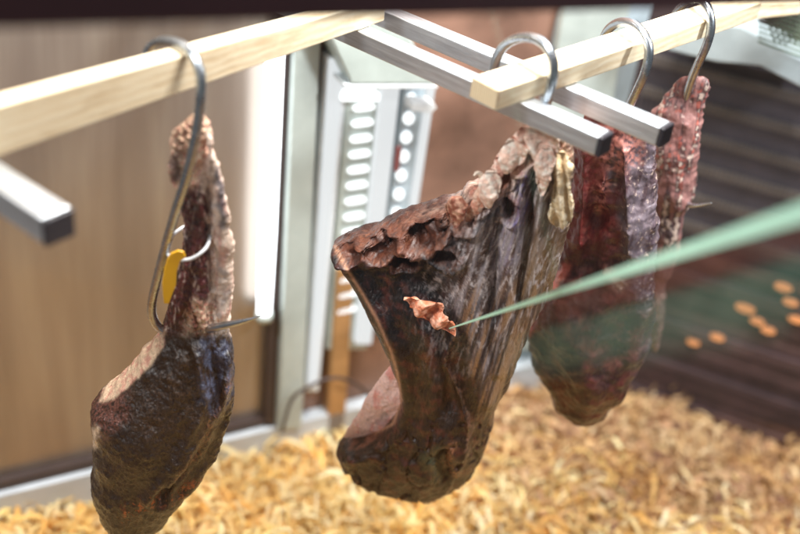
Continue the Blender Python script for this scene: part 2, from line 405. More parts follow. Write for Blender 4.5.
# LED column: ten bright oval leds
t = thing('led_column', onwall(350, 330), 'white lamp column with a stack of bright oval lights in the middle of the back wall', 'lamp')
strip('housing', 370, 86, 347, 350, 46, 40, 0, .012, M['grey_paint'], t, .002)
strip('side_profile', 392, 84, 364, 345, 18, 16, .012, .022, M['led_diff'], t, .002)
strip('top_plate', 362, 94, 361, 102, 38, 38, .012, .026, M['led'], t, .002)
for k in range(14):
    y = 108 + k * 15.6; x = 364.5 - (y - 108) * .088
    c = onwall(x, y, .016); hw, hh = .0125, .0038
    pts = [c + wd * hw * np.sign(math.cos(a)) * abs(math.cos(a)) ** .6 + np.array((0, 0, 1)) * hh * np.sign(math.sin(a)) * abs(math.sin(a)) ** .6 for a in np.linspace(0, 2 * math.pi, 20, endpoint=False)]
    prism('light_emitter', pts, -wn * .005, M['led'], t)
t = thing('led_column', onwall(400, 330), 'slanting white lamp column with round lights beside the mauve panel', 'lamp')
strip('housing', 418, 84, 386, 330, 26, 22, 0, .014, M['bluegrey'], t, .002)
strip('side_profile', 433, 84, 396, 330, 7, 7, 0, .02, M['led_diff'], t, .001)
for k in range(11):
    y = 100 + k * 19; x = 412 - (y - 100) * .13
    c = onwall(x, y, .018)
    pts = [c + wd * .006 * math.cos(a) + np.array((0, 0, 1)) * .007 * math.sin(a) for a in np.linspace(0, 2 * math.pi, 16, endpoint=False)]
    prism('light_emitter', pts, -wn * .004, M['led'], t)
o = wallquad('white_bracket', [(412, 103), (434, 103), (437, 108), (432, 113), (412, 111)], .022, .04, M['white_paint'], None, .001)
tag(o, 'small white bracket plate sticking out beside the top of the slanting lamp column', 'bracket')
o = strip('red_indicator', 400, 148, 397, 172, 4, 3, .0225, .028, plain('red_plastic', lin((130, 60, 56)), .4)); tag(o, 'thin red indicator strip between the two lamp columns', 'indicator')
o = strip('wooden_post', 346, 270, 336, 432, 17, 17, .0, .016, M['post'], None, .001); tag(o, 'short light brown wooden post below the lamp column', 'post')
o = strip('grey_upright', 602, -20, 540, 350, 66, 60, .0, .012, M['alu_frame'], None, .002); tag(o, 'wide grey metal upright behind the second hook', 'upright')
# cable hanging on the wall
pts = [onwall(x, y, .03) for x, y in ((282, 432), (292, 400), (312, 385), (335, 378), (356, 384), (372, 398))]
o = tube('cable', pts, .0022, M['gasket']); tag(o, 'thin dark cable sagging along the foot of the back wall', 'cable')
# housing above the lamps
t = thing('lamp_housing', onwall(370, 70), 'grey green housing box above the lamp columns', 'housing')
wallquad('cover', [(322, 18), (400, 18), (436, 84), (352, 84)], .0, .05, M['grey_paint'], t, .002)
wallquad('bright_lip', [(345, 84.5), (438, 84.5), (438, 89), (345, 89)], .01, .05, M['white_paint'], t, .001)

# side wall with louvres
def sidebox(name, pts, d0, d1, mat, parent=None, bev=0):
    return prism(name, [onside(x, y, d1) for x, y in pts], -sn * (d1 - d0), mat, parent, bev)
def sbox(name, a0, a1, z0, z1, d0, d1, mat, parent=None, bev=0):
    p = [S0 + sd * a0 + sn * d0, S0 + sd * a1 + sn * d0, S0 + sd * a1 + sn * d1, S0 + sd * a0 + sn * d1]
    return prism(name, [q * (1, 1, 0) + np.array((0, 0, z0)) for q in p], (0, 0, z1 - z0), mat, parent, bev)
w4 = sbox('side_wall', -.1, 1.0, -.09, 1.25, -.04, -.004, M['side_dark']); tag(w4, 'dark side wall at the right', kind='structure')
zt = onside(730, 60)[2]; zl = onside(700, 240)[2]
t = thing('reflection_strips', S0 + sd * .2, 'dark brown made-up reflection boards on the side wall below the grille', 'strips')  # strips added to stand in for brown streaks reflected in the glass
k = 0; z = -.07; g = np.random.default_rng(8)
while z < zl - .03:
    h_ = g.uniform(.014, .034); o = sbox('reflection_strip', .0, .85, z, min(z + h_ - .002, zl - .01), -.003, .004 + .003 * (k % 3), plain('reflection_brown', tuple(np.array(lin((88, 66, 66))) * g.uniform(.35, 1.1)), .4, var=.3), t, .001); z += h_; k += 1
t = thing('vent_grille', S0 + sd * .2 + np.array((0, 0, zl)), 'dark perforated vent grille with pale slanting slats on the side wall', 'grille')
sbox('back_panel', .0, .8, zl, zt, -.003, .004, M['louvre_dark'], t)
nl = 6
for k in range(nl):
    z = zl + (zt - zl) * (k + .5) / nl
    o = sbox('slat', .0, .8, z - .0065, z + .0065, .005, .012, M['louvre_light'], t, .001)
# fine mesh of wires
vs, fs = [], []
for k in range(130):
    a = k * .006
    p = S0 * (1, 1, 0) + sd * a + sn * .013
    for q in (p, p + sd * .0016): 
        vs += [q + (0, 0, zl), q + (0, 0, zt), q + sn * .001 + (0, 0, zt), q + sn * .001 + (0, 0, zl)]
    b = k * 8; fs += [[b, b + 1, b + 5, b + 4], [b + 3, b + 2, b + 6, b + 7], [b, b + 1, b + 2, b + 3], [b + 4, b + 5, b + 6, b + 7], [b, b + 3, b + 7, b + 4], [b + 1, b + 2, b + 6, b + 5]]
mesh_obj('wire_mesh', vs, fs, M['louvre_dark'], t, smooth=False)
o = sidebox('white_soffit', [(672, 20), (740, 26), (806, 62), (806, 90), (760, 66), (716, 62), (668, 50)], .02, .07, M['soffit'], None, .002); tag(o, 'white soffit panel in the upper right corner above the grille', 'panel')
# green mesh top right
t = thing('mesh_guard', onside(780, 15, .1), 'dark green wire mesh guard in the upper right corner', 'mesh')
for k in range(14):
    xa = 762 + k * 5; tube('wire', [onside(xa - 4, -10, .1), onside(xa + 14, 44, .1)], .0014, M['mesh'], t, seg=6, sub=1)
for k in range(12):
    ya = -8 + k * 5; tube('wire', [onside(758, ya - 6, .103), onside(830, ya + 20, .103)], .0014, M['mesh'], t, seg=6, sub=1)

# ================================================================== BARS AND BEAMS
def bar(x0, x1, y0, h, label):
    t = thing('metal_bar', (x0, .6, ZB - h), label, 'bar', 'square metal bars carrying the wooden beams')
    ye = .867 + ((x0 + x1) / 2 - .493) * (-.280 / .642) - .004
    box('bar_profile', (x0, y0, ZB - h), (x1, ye, ZB), M['alu'], t, .0009)
    c = box('end_cap', (x0 - .0003, y0 - .004, ZB - h - .0003), (x1 + .0003, y0 - .0002, ZB + .0003), M['black_plastic'], t, .001); c['label'] = 'black plastic cap'
    return t
bar(.318, .338, .479, .018, 'square metal bar with black end cap below the left end of the long beam')
bar(.672, .688, .322, .0155, 'nearer of the two adjoining square metal bars, carrying the sawn end of the short beam')
bar(.723, .739, .300, .0155, 'farther of the two adjoining square metal bars, its black cap reaching furthest right')
# long beam A : along X at y=.551
yA = .551
def onY(px, py, y): return hit(px, py, (0, y, 0), (0, 1, 0))
zA = onY(0, 104, yA)[2]
hA = max(.03, zA - ZB)
def zback(px, py): return hit(px, py, (0, yA + .016, 0), (0, 1, 0))
ta, tb = zback(0, 92), zback(270, 20.5)
sl = (tb[2] - ta[2]) / (tb[0] - ta[0]); zt_ = lambda x: ta[2] + sl * (x - ta[0])
beamA = prism('wooden_beam', [(-.1, yA, ZB + .0006), (.705, yA, ZB + .0006), (.705, yA, zt_(.705)), (-.1, yA, zt_(-.1))], (0, .016, 0), M['pine'], None, .0012)
print('beam A heights', zt_(.34) - ZB, zt_(.7) - ZB)
tag(beamA, 'long pale pine beam on edge, holding the left hook', 'beam')
# short beam B
b0 = onz(496, 111, ZB + .0006); b1 = onz(750, 21.6, ZB + .0006); bd = nv(b1 - b0); bnrm = np.array((-bd[1], bd[0], 0))
wB = .027; hB = .0165
q0 = b0 - bd * 0.0; q1 = b1 + bd * .012
beamB = prism('wooden_beam', [q0, q1, q1 + bnrm * wB, q0 + bnrm * wB], (0, 0, hB), M['pine'], None, .001)
tag(beamB, 'short pale pine beam lying flat with its sawn end on the two bars, holding three hooks', 'beam')
m, nt, b = mat('end_grain'); setp(b, Roughness=.7)
w_ = nd(nt, 'ShaderNodeTexWave'); w_.bands_direction = 'Y'; w_.inputs['Scale'].default_value = 160; w_.inputs['Distortion'].default_value = 2.5; w_.inputs['Detail'].default_value = 3
nt.links.new(coords(nt, (1, 1, .25)), w_.inputs['Vector'])
nt.links.new(ramp(nt, w_.outputs['Fac'], [(.2, lin((206, 176, 134))), (.7, lin((240, 222, 188)))]), b.inputs['Base Color']); bump(nt, b, w_.outputs['Fac'], .3, .0006)
e0 = q0 - bd * .0003 + bnrm * .0008 + np.array((0, 0, .0008)); prism('end_grain', [e0, e0 + bnrm * (wB - .0016), e0 + bnrm * (wB - .0016) + (0, 0, hB - .0016), e0 + (0, 0, hB - .0016)], -bd * .0004, m, beamB)
print('hA', hA, 'zA', zA, 'b0', b0, 'b1', b1)
o = sidebox('wooden_block', [(738, 4), (800, 2), (800, 14), (742, 20)], .105, .13, M['pine'], None, .001); tag(o, 'pine block at the far end of the short beam', 'block')

# ================================================================== HANG PLANES
def plane_at(px, py, P):
    n = (CAM - P) * (1, 1, 0); return P, nv(n)
P1 = onY(178, 55, yA + .008); P1, n1 = plane_at(0, 0, P1)
def onB(px, py): return onz(px, py, ZB + hB)
P2, n2 = plane_at(0, 0, onB(530, 66))
P3, n3 = plane_at(0, 0, onB(628, 40)); P4, n4 = plane_at(0, 0, onB(700, 14))
def at(px, py, w, P, n): return hit([px], [py], np.array(P) + np.array(n) * w, n)[0]
print('planes', P1, P2, P3, P4)

def hook(pts, r, P, n, label, tip=None):
    t = thing('meat_hook', P, label, 'hook', 'steel meat hooks over the beams')
    rad = [r] * len(pts)
    if tip: 
        for i, v in enumerate(tip): rad[-len(tip) + i] = r * v
    tube('hook_wire', [at(x, y, w, P, n) for x, y, w in pts], rad, M['steel'], t, sub=10)
    return t
hook([(149, 78, -.030), (146, 62, -.030), (149, 49, -.030), (158, 42, -.024), (170, 41, -.012), (184, 46, .002), (194, 57, .013), (200, 72, .020), (201, 90, .024), (199, 115, .024),
      (194, 145, .024), (186, 178, .022), (176, 210, .018), (166, 245, .012), (157, 280, .006), (152, 303, .002), (153, 318, .0), (161, 329, .0), (178, 334, .003), (200, 331, .012), (218, 327, .024), (240, 322, .032), (262, 316, .038)],
     .0036, P1, n1, 'large curved steel hook on the long beam, its long point piercing the left cut', tip=[1, 1, .92, .62, .06])
hook([(494, 96, -.028), (493, 78, -.028), (496, 60, -.026), (504, 46, -.020), (518, 38, -.008), (534, 38, .004), (547, 47, .014), (553, 62, .020), (552, 80, .022), (547, 100, .020), (540, 122, .012), (528, 150, .0), (520, 190, -.004)],
     .0039, P2, n2, 'steel hook over the sawn end of the short beam, holding the middle cut')
hook([(600, 62, -.030), (602, 45, -.030), (608, 30, -.024), (620, 22, -.010), (634, 24, .004), (645, 36, .014), (649, 52, .020), (645, 72, .022), (636, 92, .018), (628, 110, .010), (620, 140, 0), (612, 190, -.004)],
     .0038, P3, n3, 'steel hook in the middle of the short beam, behind the two bar ends')
hook([(672, 40, -.03), (674, 18, -.03), (684, 4, -.02), (698, -2, 0), (708, 8, .014), (711, 26, .02), (707, 44, .02), (698, 64, .016), (690, 84, .008), (684, 110, 0), (680, 160, -.004), (678, 195, .0), (690, 205, .01), (712, 203, .03)],
     .0038, P4, n4, 'steel hook at the far end of the short beam, furthest right', tip=[1, .7, .1])

# ================================================================== MEAT 1 (left)
C = dict(crust=L((25, 19, 20)), black=L((17, 14, 17)), gold=L((84, 60, 42)), blue=L((84, 92, 116)), cream=L((228, 196, 164)), pink=L((206, 132, 118)),
         dred=L((86, 30, 30)), fat=L((240, 214, 196)), red=L((160, 52, 44)), brown=L((96, 54, 40)), dbrown=L((58, 32, 28)), tan=L((168, 110, 74)), grey=L((168, 156, 158)), purple=L((96, 84, 150)), orange=L((196, 96, 44)))
def c1(px, py, qx, qy, V, fr, D):
    n = len(px); fb = fbm(V * 140, 4); hb = fbm(V * 420 + 9, 4); st = fbm(V * (160, 160, 45) + 3, 4)
    c = np.tile(C['crust'], (n, 1)); c = mixc(c, C['black'], ss(fb, -.1, .3) * .7)
    c = mixc(c, C['gold'], np.clip(sdf(qx, qy, [(165, 365), (200, 345), (215, 385), (205, 430), (150, 440), (120, 420), (128, 395)], 16) * ss(hb + fb * .6, -.1, .45), 0, 1) * .5)
    c = mixc(c, C['blue'], sdf(qx, qy, [(200, 335), (228, 330), (233, 390), (215, 420), (200, 400)], 9) * ss(st, -.3, .25) * .8)  # blue-grey sheen of the right facet, painted into the colour
    c = mixc(c, C['orange'], np.exp(-(np.abs(qy - 505 + (qx - 150) * .35) / 7) ** 2) * ss(st + hb, .05, .4) * (qx > 120) * (qx < 205) * .8)  # orange glints low on the bulb, painted as colour
    # ridge seam
    c = mixc(c, C['tan'], ridge(qx, qy, [(232, 380), (215, 415), (200, 450), (178, 480)], 3) * ss(hb, -.2, .3) * .5)
    # frilly left lobe
    c = mixc(c, L((120, 72, 62)), sdf(qx, qy, [(90, 395), (125, 385), (128, 420), (105, 440), (88, 430)], 8) * ss(hb, -.3, .2) * .7)
    # left fat edge
    c = mixc(c, mixc(np.tile(C['cream'], (n, 1)), C['pink'], ss(fb + hb * .5, -.05, .35) * .7), sdf(px * .6 + qx * .4, py * .6 + qy * .4, [(166, 325), (150, 340), (130, 360), (104, 388), (100, 402), (113, 399), (132, 384), (150, 366), (163, 346)], 2.5) * .95)
    c = mixc(c, C['cream'], ridge(qx, qy, [(96, 432), (94, 444)], 4) * .8)
    # upper part
    up = 1 - ss(qy, 318, 342)
    u = mixc(np.tile(C['dred'], (n, 1)), C['black'], ss(fb + st, -.1, .4) * .7)
    u = mixc(u, C['pink'], ss(hb + st * .5, .2, .5) * .4)
    edge = np.interp(py, [110, 150, 200, 250, 300, 340], [176, 186, 207, 208, 208, 214])
    u = mixc(u, mixc(mixc(np.tile(C['fat'], (n, 1)), C['pink'], ss(st, -.1, .45) * .45), C['grey'], ss(fb, .2, .5) * .4), ss(qx, edge - 3, edge + 3))
    wl = ridged(np.stack([px * .12, py * .035, px * 0 + 4], 1), 4); u = mixc(u, C['fat'], ss(wl, .7, .86) * .45)
    u = mixc(u, mixc(np.tile(C['cream'], (n, 1)), C['pink'], ss(hb, -.2, .3) * .8), sdf(qx, qy, [(165, 108), (215, 108), (205, 170), (192, 190), (178, 195), (168, 190)], 6))
    u = mixc(u, C['dbrown'], sdf(qx, qy, [(168, 155), (180, 150), (182, 182), (172, 182)], 4) * .9)
    u = mixc(u, C['blue'] * .8, sdf(qx, qy, [(211, 165), (218, 165), (228, 225), (221, 232)], 3) * ss(st, -.4, .1))
    u = mixc(u, mixc(np.tile(C['cream'], (n, 1)), C['pink'], ss(hb, -.1, .4)), sdf(qx, qy, [(192, 300), (222, 306), (214, 336), (190, 348), (180, 340)], 7) * ss(st + hb, -.35, .1))
    return mixc(c, u, up)
def d1(px, py):
    r0 = .006 * ridge(px, py, [(196, 345), (207, 395), (182, 452), (146, 500)], 6) - .006 * ridge(px, py, [(210, 350), (219, 395), (196, 455), (160, 505)], 5) + .0016 * fbm(np.stack([px * .07, py * .05, px * 0], 1), 4)
    r0 += .0012 * (ridged(np.stack([px * .13 + py * .05, py * .1 - px * .05, px * 0], 1), 4) - .5)
    r = .006 * ridge(px, py, [(160, 350), (140, 375), (118, 400)], 8) + .010 * ridge(px, py, [(232, 350), (224, 395), (200, 442), (172, 482)], 6) - .009 * ridge(px, py, [(226, 425), (206, 466), (178, 500)], 6)
    r += .006 * sdf(px, py, [(178, 345), (210, 340), (200, 420), (150, 480), (110, 470), (130, 410)], 20)
    r += .005 * ridge(px, py, [(198, 190), (200, 330)], 9) - .004 * ridge(px, py, [(208, 190), (210, 320)], 3)
    r += r0
    r -= .004 * ridge(px, py, [(215, 420), (190, 470), (160, 500)], 5)
    return r
left1 = [(112, 196), (116, 190), (124, 180), (134, 172), (142, 170), (148, 176), (156, 171), (166, 168), (178, 170), (188, 178), (200, 180), (214, 182), (230, 184), (245, 181), (262, 180), (280, 176), (300, 171), (320, 166), (333, 161), (343, 155), (355, 141), (366, 136), (378, 123), (388, 114), (396, 104), (402, 96), (410, 91), (422, 92), (432, 95), (440, 94), (450, 91), (465, 94), (480, 91), (495, 94), (508, 98), (520, 106), (532, 116), (542, 126), (548, 136)]
right1 = [(112, 203), (118, 206), (130, 210), (150, 212), (165, 216), (185, 221), (205, 225), (225, 229), (245, 231), (265, 231), (285, 232), (300, 232), (312, 229), (325, 228), (340, 231), (360, 234), (378, 234), (395, 233), (415, 229), (435, 223), (455, 213), (475, 200), (492, 184), (508, 170), (522, 158), (535, 150), (548, 140)]
T1 = [(112, .005), (150, .010), (250, .013), (320, .017), (360, .030), (420, .042), (480, .040), (520, .028), (548, .010)]
t1 = thing('beef_cut', P1 - np.array((0, 0, .3)), 'dark dried meat cut with black wrinkled bulb, hanging alone from the long beam', 'meat', 'meat cuts hanging on hooks')
loft('cured_meat', left1, right1, P1, n1, T1, M['meat_dark'], t1, disp=d1, colf=c1, NV=520, NR=400, frill=2.0, seed=1, amp=.0030, fscale=70, ampf=lambda x, y: .9 - .5 * ss(y, 325, 360) + .1 * (1 - ss(y, 160, 200)))
# fat rim behind, upper right sheet
o = loft('fat_rind', [(128, 205), (170, 208), (230, 214), (300, 215), (325, 214)], [(128, 207), (170, 221), (200, 226), (240, 233), (290, 234), (325, 228)], P1, n1, [(128, .003), (200, .006), (325, .006)], M['fat'], t1, w0=.010, frill=2.2, seed=5, amp=.0015,
         colf=lambda px, py, qx, qy, V, fr, D: mixc(mixc(mixc(np.tile(C['fat'], (len(px), 1)), C['pink'], ss(fbm(V * (160, 160, 50), 4), .0, .4) * .55), C['blue'] * .6, sdf(qx, qy, [(213, 165), (219, 165), (229, 225), (222, 232)], 3) * .8), C['grey'], ss(fbm(V * 90, 3), .1, .4) * .5), NV=150, NR=60)
o['label'] = 'pale pink fat layer'
# cable tie ring and tag
tp = [(173, 235, -.004), (166, 244, .004), (167, 253, .012), (176, 259, .019), (190, 259, .023), (202, 252, .023), (209, 242, .016), (209, 230, .004), (202, 224, -.012), (186, 226, -.017)]
o = tube('cable_tie', [at(x, y, w, P1, n1) for x, y, w in tp], .0014, M['tie'], closed=True, seg=10); tag(o, 'white plastic ring tied round the neck of the left cut', 'tie')
c_ = [(171, 254), (178, 251), (184, 252), (186, 257), (180, 262), (177, 272), (176, 286), (172, 296), (169, 304), (164, 304), (163, 296), (162, 284), (164, 270), (167, 260)]
o = prism('ear_tag', [at(x, y, .0225, P1, n1) for x, y in c_], -n1 * .0028, M['tagp'], None, .0008); tag(o, 'yellow orange plastic tag hanging from the white ring on the left cut', 'tag')

# ================================================================== MEAT 2 (middle)
LOBES = [(352, 248, 17, 12, -.3), (384, 243, 23, 17, -.5), (406, 262, 16, 12, -.2), (427, 232, 24, 19, -.5), (446, 255, 14, 12, .4), (460, 214, 17, 15, -.7), (478, 196, 14, 14, -.5), (500, 180, 17, 12, -1.), (522, 155, 18, 13, -1.), (546, 142, 18, 13, -.6), (510, 205, 10, 16, .2)]
RIM = [(334, 246), (346, 268), (362, 293), (378, 322), (391, 352), (397, 372), (401, 400), (393, 424), (375, 433), (352, 440)]
def lob(px, py, width=.28):
    rim = np.zeros_like(px); ins = np.zeros_like(px)
    wx = 4 * fbm(np.stack([px * .06, py * .06, px * 0], 1), 3); wy = 4 * fbm(np.stack([px * .06, py * .06, px * 0 + 9], 1), 3)
    for cx, cy, a, b, ro in LOBES:
        dx, dy = px + wx * 2 - cx, py + wy * 2 - cy; u = dx * math.cos(ro) + dy * math.sin(ro); v = -dx * math.sin(ro) + dy * math.cos(ro)
        d = np.hypot(u / a, v / b); rim = np.maximum(rim, np.exp(-((d - 1) / width) ** 2)); ins = np.maximum(ins, 1 - ss(d, .5, 1.))
    return rim, ins
def c2(px, py, qx, qy, V, fr, D):
    n = len(px); fb = fbm(V * 90, 4); hb = fbm(V * 330 + 9, 4)
    ang = (px - py * .0) ; st = fbm(np.stack([(px + py * .28) * .16, py * .018, V[:, 2] * 0 + 3], 1), 5)
    st2 = fbm(np.stack([(px + py * .28) * .4, py * .03, V[:, 2] * 0 + 8], 1), 4)
    c = mixc(np.tile(L((19, 11, 12)), (n, 1)), L((44, 21, 19)), ss(fb, -.2, .35))
    c = mixc(c, C['tan'], ss(hb + fb, .35, .8) * .3)
    ar = pdist(px, py, RIM); fl = fbm(np.stack([ar * .17, py * .012, px * 0 + 1], 1), 4); f2 = ridged(np.stack([ar * .1 + py * .01, py * .016, px * 0 + 7], 1), 4)
    c = mixc(c, L((92, 40, 32)), ss(fb - fl * .4, 0, .35) * .5); c = mixc(c, L((124, 76, 58)), ss(f2, .8, .93) * .25); c = mixc(c, L((14, 10, 11)), ss(-fl, .1, .35) * .35)
    # fibrous rib side at right
    rib = ss(qx - np.interp(py, [130, 200, 260, 300, 360, 420, 500], [455, 448, 440, 448, 470, 486, 500]), -8, 10)
    g = mixc(np.tile(L((92, 68, 58)), (n, 1)), C['grey'], ss(st, -.15, .3) * np.interp(py, [130, 240, 330, 450], [1, .9, .6, .3]))
    g = mixc(g, L((58, 40, 38)), ss(st2, .0, .35) * .75)
    g = mixc(g, C['fat'], ss(st2 + hb, .3, .7) * np.interp(py, [130, 250, 400], [.75, .4, .15]))
    g = mixc(g, L((150, 118, 78)), ss(qy, 200, 260) * ss(qx - np.interp(py, [200, 400], [535, 488]), -6, 14) * .55)
    c = mixc(c, g, rib)
    c = mixc(c, C['purple'], ridge(qx, qy, [(532, 158), (524, 175), (520, 205), (516, 225)], 6) * ss(hb + st2, -.3, .2) * .75)
    c = mixc(c, L((190, 176, 200)), ridge(qx, qy, [(510, 190), (506, 260)], 12) * .5 * ss(st2, -.2, .3))
    wl = ridged(np.stack([(px + py * .28) * .11, py * .035, px * 0 + 2], 1), 4)
    c = mixc(c, L((206, 190, 186)), ss(wl, .62, .82) * ss(qx, 395, 470) * (1 - ss(qy, 300, 400)) * .75)
    wb_ = ridged(np.stack([px * .09 + py * .05, py * .07, px * 0 + 6], 1), 4)
    c = mixc(c, L((176, 160, 156)), ss(wb_, .66, .82) * sdf(qx, qy, [(400, 250), (450, 222), (500, 230), (480, 300), (420, 292)], 12) * .7)
    rb = ss(qx - np.interp(py, [280, 400], [455, 472]), 0, 8) * ss(qy, 270, 310) * (1 - ss(qy, 400, 450)); sp = fbm(np.stack([(px + py * .3) * .16, py * .012, px * 0 + 21], 1), 3)
    c = mixc(c, L((170, 128, 92)), rb * ss(sp, -.02, .2) * .65); c = mixc(c, L((30, 20, 20)), rb * ss(-sp, .02, .2) * .7)
    lw = ss(qy, 400, 440); q3 = ridged(np.stack([px * .035 + py * .01, py * .03 - px * .012, px * 0 + 3], 1), 3)
    c = mixc(c, L((74, 32, 26)), lw * ss(fb, -.1, .25) * .5); c = mixc(c, L((20, 12, 13)), lw * ss(q3, .66, .85) * .8)  # dark creases: shade of the grooves put into the colour
    c = mixc(c, L((150, 112, 92)), ridge(qx, qy, [(455, 335), (447, 362), (460, 388), (471, 425), (467, 455)], 2.2) * ss(hb, -.2, .3) * .7)
    c = mixc(c, L((150, 96, 76)), sdf(qx, qy, [(336, 432), (376, 434), (380, 446), (352, 462), (336, 446)], 5) * ss(hb + fb, -.1, .3) * .6)
    # top flaps: pink cream
    tp = mixc(mixc(np.tile(C['cream'], (n, 1)), C['pink'], ss(hb, -.3, .3)), C['fat'], ss(fb, 0, .3) * .8)
    c = mixc(c, tp, sdf(qx, qy, [(500, 148), (522, 124), (575, 128), (580, 160), (560, 165), (530, 165), (508, 185), (490, 205), (470, 210), (462, 192), (480, 176)], 7) * .85)
    # orange brown folds along the top edge
    fo = mixc(mixc(np.tile(L((98, 52, 36)), (n, 1)), L((40, 22, 20)), ss(fb, -.15, .25) * .85), L((176, 122, 92)), ss(hb, .15, .5) * .45)
    c = mixc(c, fo, sdf(qx, qy, [(333, 240), (375, 225), (410, 206), (455, 196), (466, 182), (478, 205), (462, 235), (430, 262), (395, 268), (350, 262)], 8) * .85)
    c = mixc(c, C['cream'], sdf(qx, qy, [(548, 150), (572, 152), (573, 228), (552, 222), (553, 180)], 5) * .9)
    c = mixc(c, C['black'], sdf(qx, qy, [(400, 262), (446, 228), (466, 262), (440, 300), (410, 290)], 10) * ss(fb, -.3, .1) * .75)  # shade of the deep crevice beside the slab, painted black
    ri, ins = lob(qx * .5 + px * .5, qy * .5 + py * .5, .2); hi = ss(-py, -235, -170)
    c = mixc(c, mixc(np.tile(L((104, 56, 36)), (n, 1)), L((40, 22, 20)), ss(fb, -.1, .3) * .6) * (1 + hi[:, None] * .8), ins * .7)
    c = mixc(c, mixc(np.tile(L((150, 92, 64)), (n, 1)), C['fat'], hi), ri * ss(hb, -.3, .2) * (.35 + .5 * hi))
    # pink inner membrane low left
    mb = mixc(mixc(np.tile(L((250, 216, 206)), (n, 1)), C['grey'], ss(fb, .1, .35) * .5), C['pink'], ss(hb, 0, .4) * .35)
    c = mixc(c, L((70, 82, 58)), sdf(qx, qy, [(420, 455), (438, 450), (450, 470), (432, 480)], 8) * .6)
    c = mixc(c, C['tan'], ridge(qx, qy, [(452, 445), (448, 462), (455, 474)], 4) * ss(hb, -.3, .3) * .8)
    # rim of the rib face, lighter tan
    c = mixc(c, L((196, 144, 112)), ridge(px, py, [(335, 246), (346, 268), (362, 293), (378, 322), (391, 352), (397, 372), (401, 400), (393, 424), (375, 433)], 1.8) * .7)
    return c
SLAB = [(320, 230), (400, 262), (436, 262), (452, 300), (455, 330), (447, 362), (460, 388), (471, 425), (467, 458), (448, 490), (420, 510), (330, 500)]
def d2(px, py):
    wx = 3 * fbm(np.stack([px * .08, py * .08, px * 0 + 5], 1), 3)
    sl = sdf(px + wx, py + wx, SLAB, 2.5) * ss(py, 285, 315)
    lowr = ss(py, 395, 440)
    extra = .0055 * sl + lowr * (.0045 * fbm(np.stack([px * .045, py * .05, px * 0 + 11], 1), 3) - .0035 * ss(ridged(np.stack([px * .035 + py * .01, py * .03 - px * .012, px * 0 + 3], 1), 3), .7, .9))
    extra += .004 * ridge(px, py, [(455, 335), (447, 362), (460, 388), (471, 425), (467, 455)], 4)
    ri, ins = lob(px, py)
    r = .010 * ridge(px, py, [(336, 250), (372, 300), (398, 350), (408, 395), (398, 430), (372, 445), (352, 450)], 10)
    r += .009 * ri - .008 * ins
    r += extra
    r -= .0 * sdf(px, py, [(392, 350), (397, 380), (399, 402), (390, 421), (374, 430), (348, 434), (345, 420), (365, 385)], 3)
    r -= .008 * ridge(px, py, [(400, 262), (436, 300), (440, 340), (452, 400)], 12)
    ar = pdist(px, py, RIM); r += (.0012 * fbm(np.stack([ar * .1, py * .014, px * 0 + 1], 1), 3) + .0005 * ridged(np.stack([ar * .1 + py * .01, py * .016, px * 0 + 7], 1), 4)) * (1 - ss(px, 440, 480))
    r += .009 * ridge(px, py, [(352, 244), (378, 240)], 9) + .008 * ridge(px, py, [(392, 232), (410, 250)], 9) + .008 * ridge(px, py, [(425, 222), (438, 236)], 10) + .007 * ridge(px, py, [(456, 200), (468, 222)], 8)
    r -= .006 * ridge(px, py, [(381, 226), (392, 252)], 3) + .006 * ridge(px, py, [(415, 212), (424, 240)], 3) + .006 * ridge(px, py, [(446, 204), (452, 235)], 3)
    r += .008 * ridge(px, py, [(498, 160), (486, 200), (470, 260), (476, 330), (488, 400)], 8)
    r += .006 * ridge(px, py, [(525, 150), (516, 220), (508, 300), (500, 370)], 7) + .005 * ridge(px, py, [(545, 160), (540, 230), (528, 300)], 6)
    r -= .007 * ridge(px, py, [(510, 170), (496, 240), (494, 320)], 4) + .006 * ridge(px, py, [(534, 170), (528, 240), (518, 300)], 3)
    r += .0022 * fbm(np.stack([(px + py * .28) * .22, py * .02, px * 0 + 3], 1), 4) * ss(px - np.interp(py, [130, 240, 300, 400], [450, 440, 450, 480]), -5, 8)
    r += .009 * sdf(px, py, [(415, 430), (450, 425), (470, 450), (455, 480), (420, 485), (395, 465)], 18)
    r -= .010 * ridge(px, py, [(444, 448), (446, 470)], 7)
    r += .006 * ridge(px, py, [(430, 330), (438, 380), (425, 420)], 9)
    return r
left2 = [(112, 540), (120, 532), (127, 528), (134, 526), (140, 522), (148, 512), (156, 504), (164, 498), (171, 492), (178, 487), (183, 478), (186, 466), (192, 461), (198, 459), (201, 446), (204, 436), (207, 424), (210, 412), (214, 402), (219, 392), (223, 380), (227, 372), (231, 364), (234, 352), (238, 343), (242, 335), (246, 332), (252, 336), (262, 343), (275, 352), (290, 361), (305, 370), (320, 378), (335, 385), (350, 392), (362, 398), (376, 403), (390, 402), (402, 398), (412, 392), (420, 384), (427, 371), (432, 356), (436, 345), (445, 339), (449, 345), (453, 341), (458, 347), (462, 344), (466, 354), (470, 351), (474, 362), (479, 364), (482, 377), (487, 390), (491, 402), (495, 412), (498, 422)]
right2 = [(112, 560), (118, 566), (130, 571), (150, 573), (175, 573), (200, 571), (222, 569), (240, 565), (262, 559), (285, 552), (305, 543), (325, 531), (345, 523), (365, 516), (385, 508), (400, 499), (415, 494), (430, 490), (445, 486), (460, 480), (473, 472), (483, 462), (491, 450), (495, 442), (498, 436)]
T2 = lambda px, py: np.interp(py, [112, 150, 230, 300, 380, 450, 498], [.008, .018, .030, .036, .034, .034, .012])
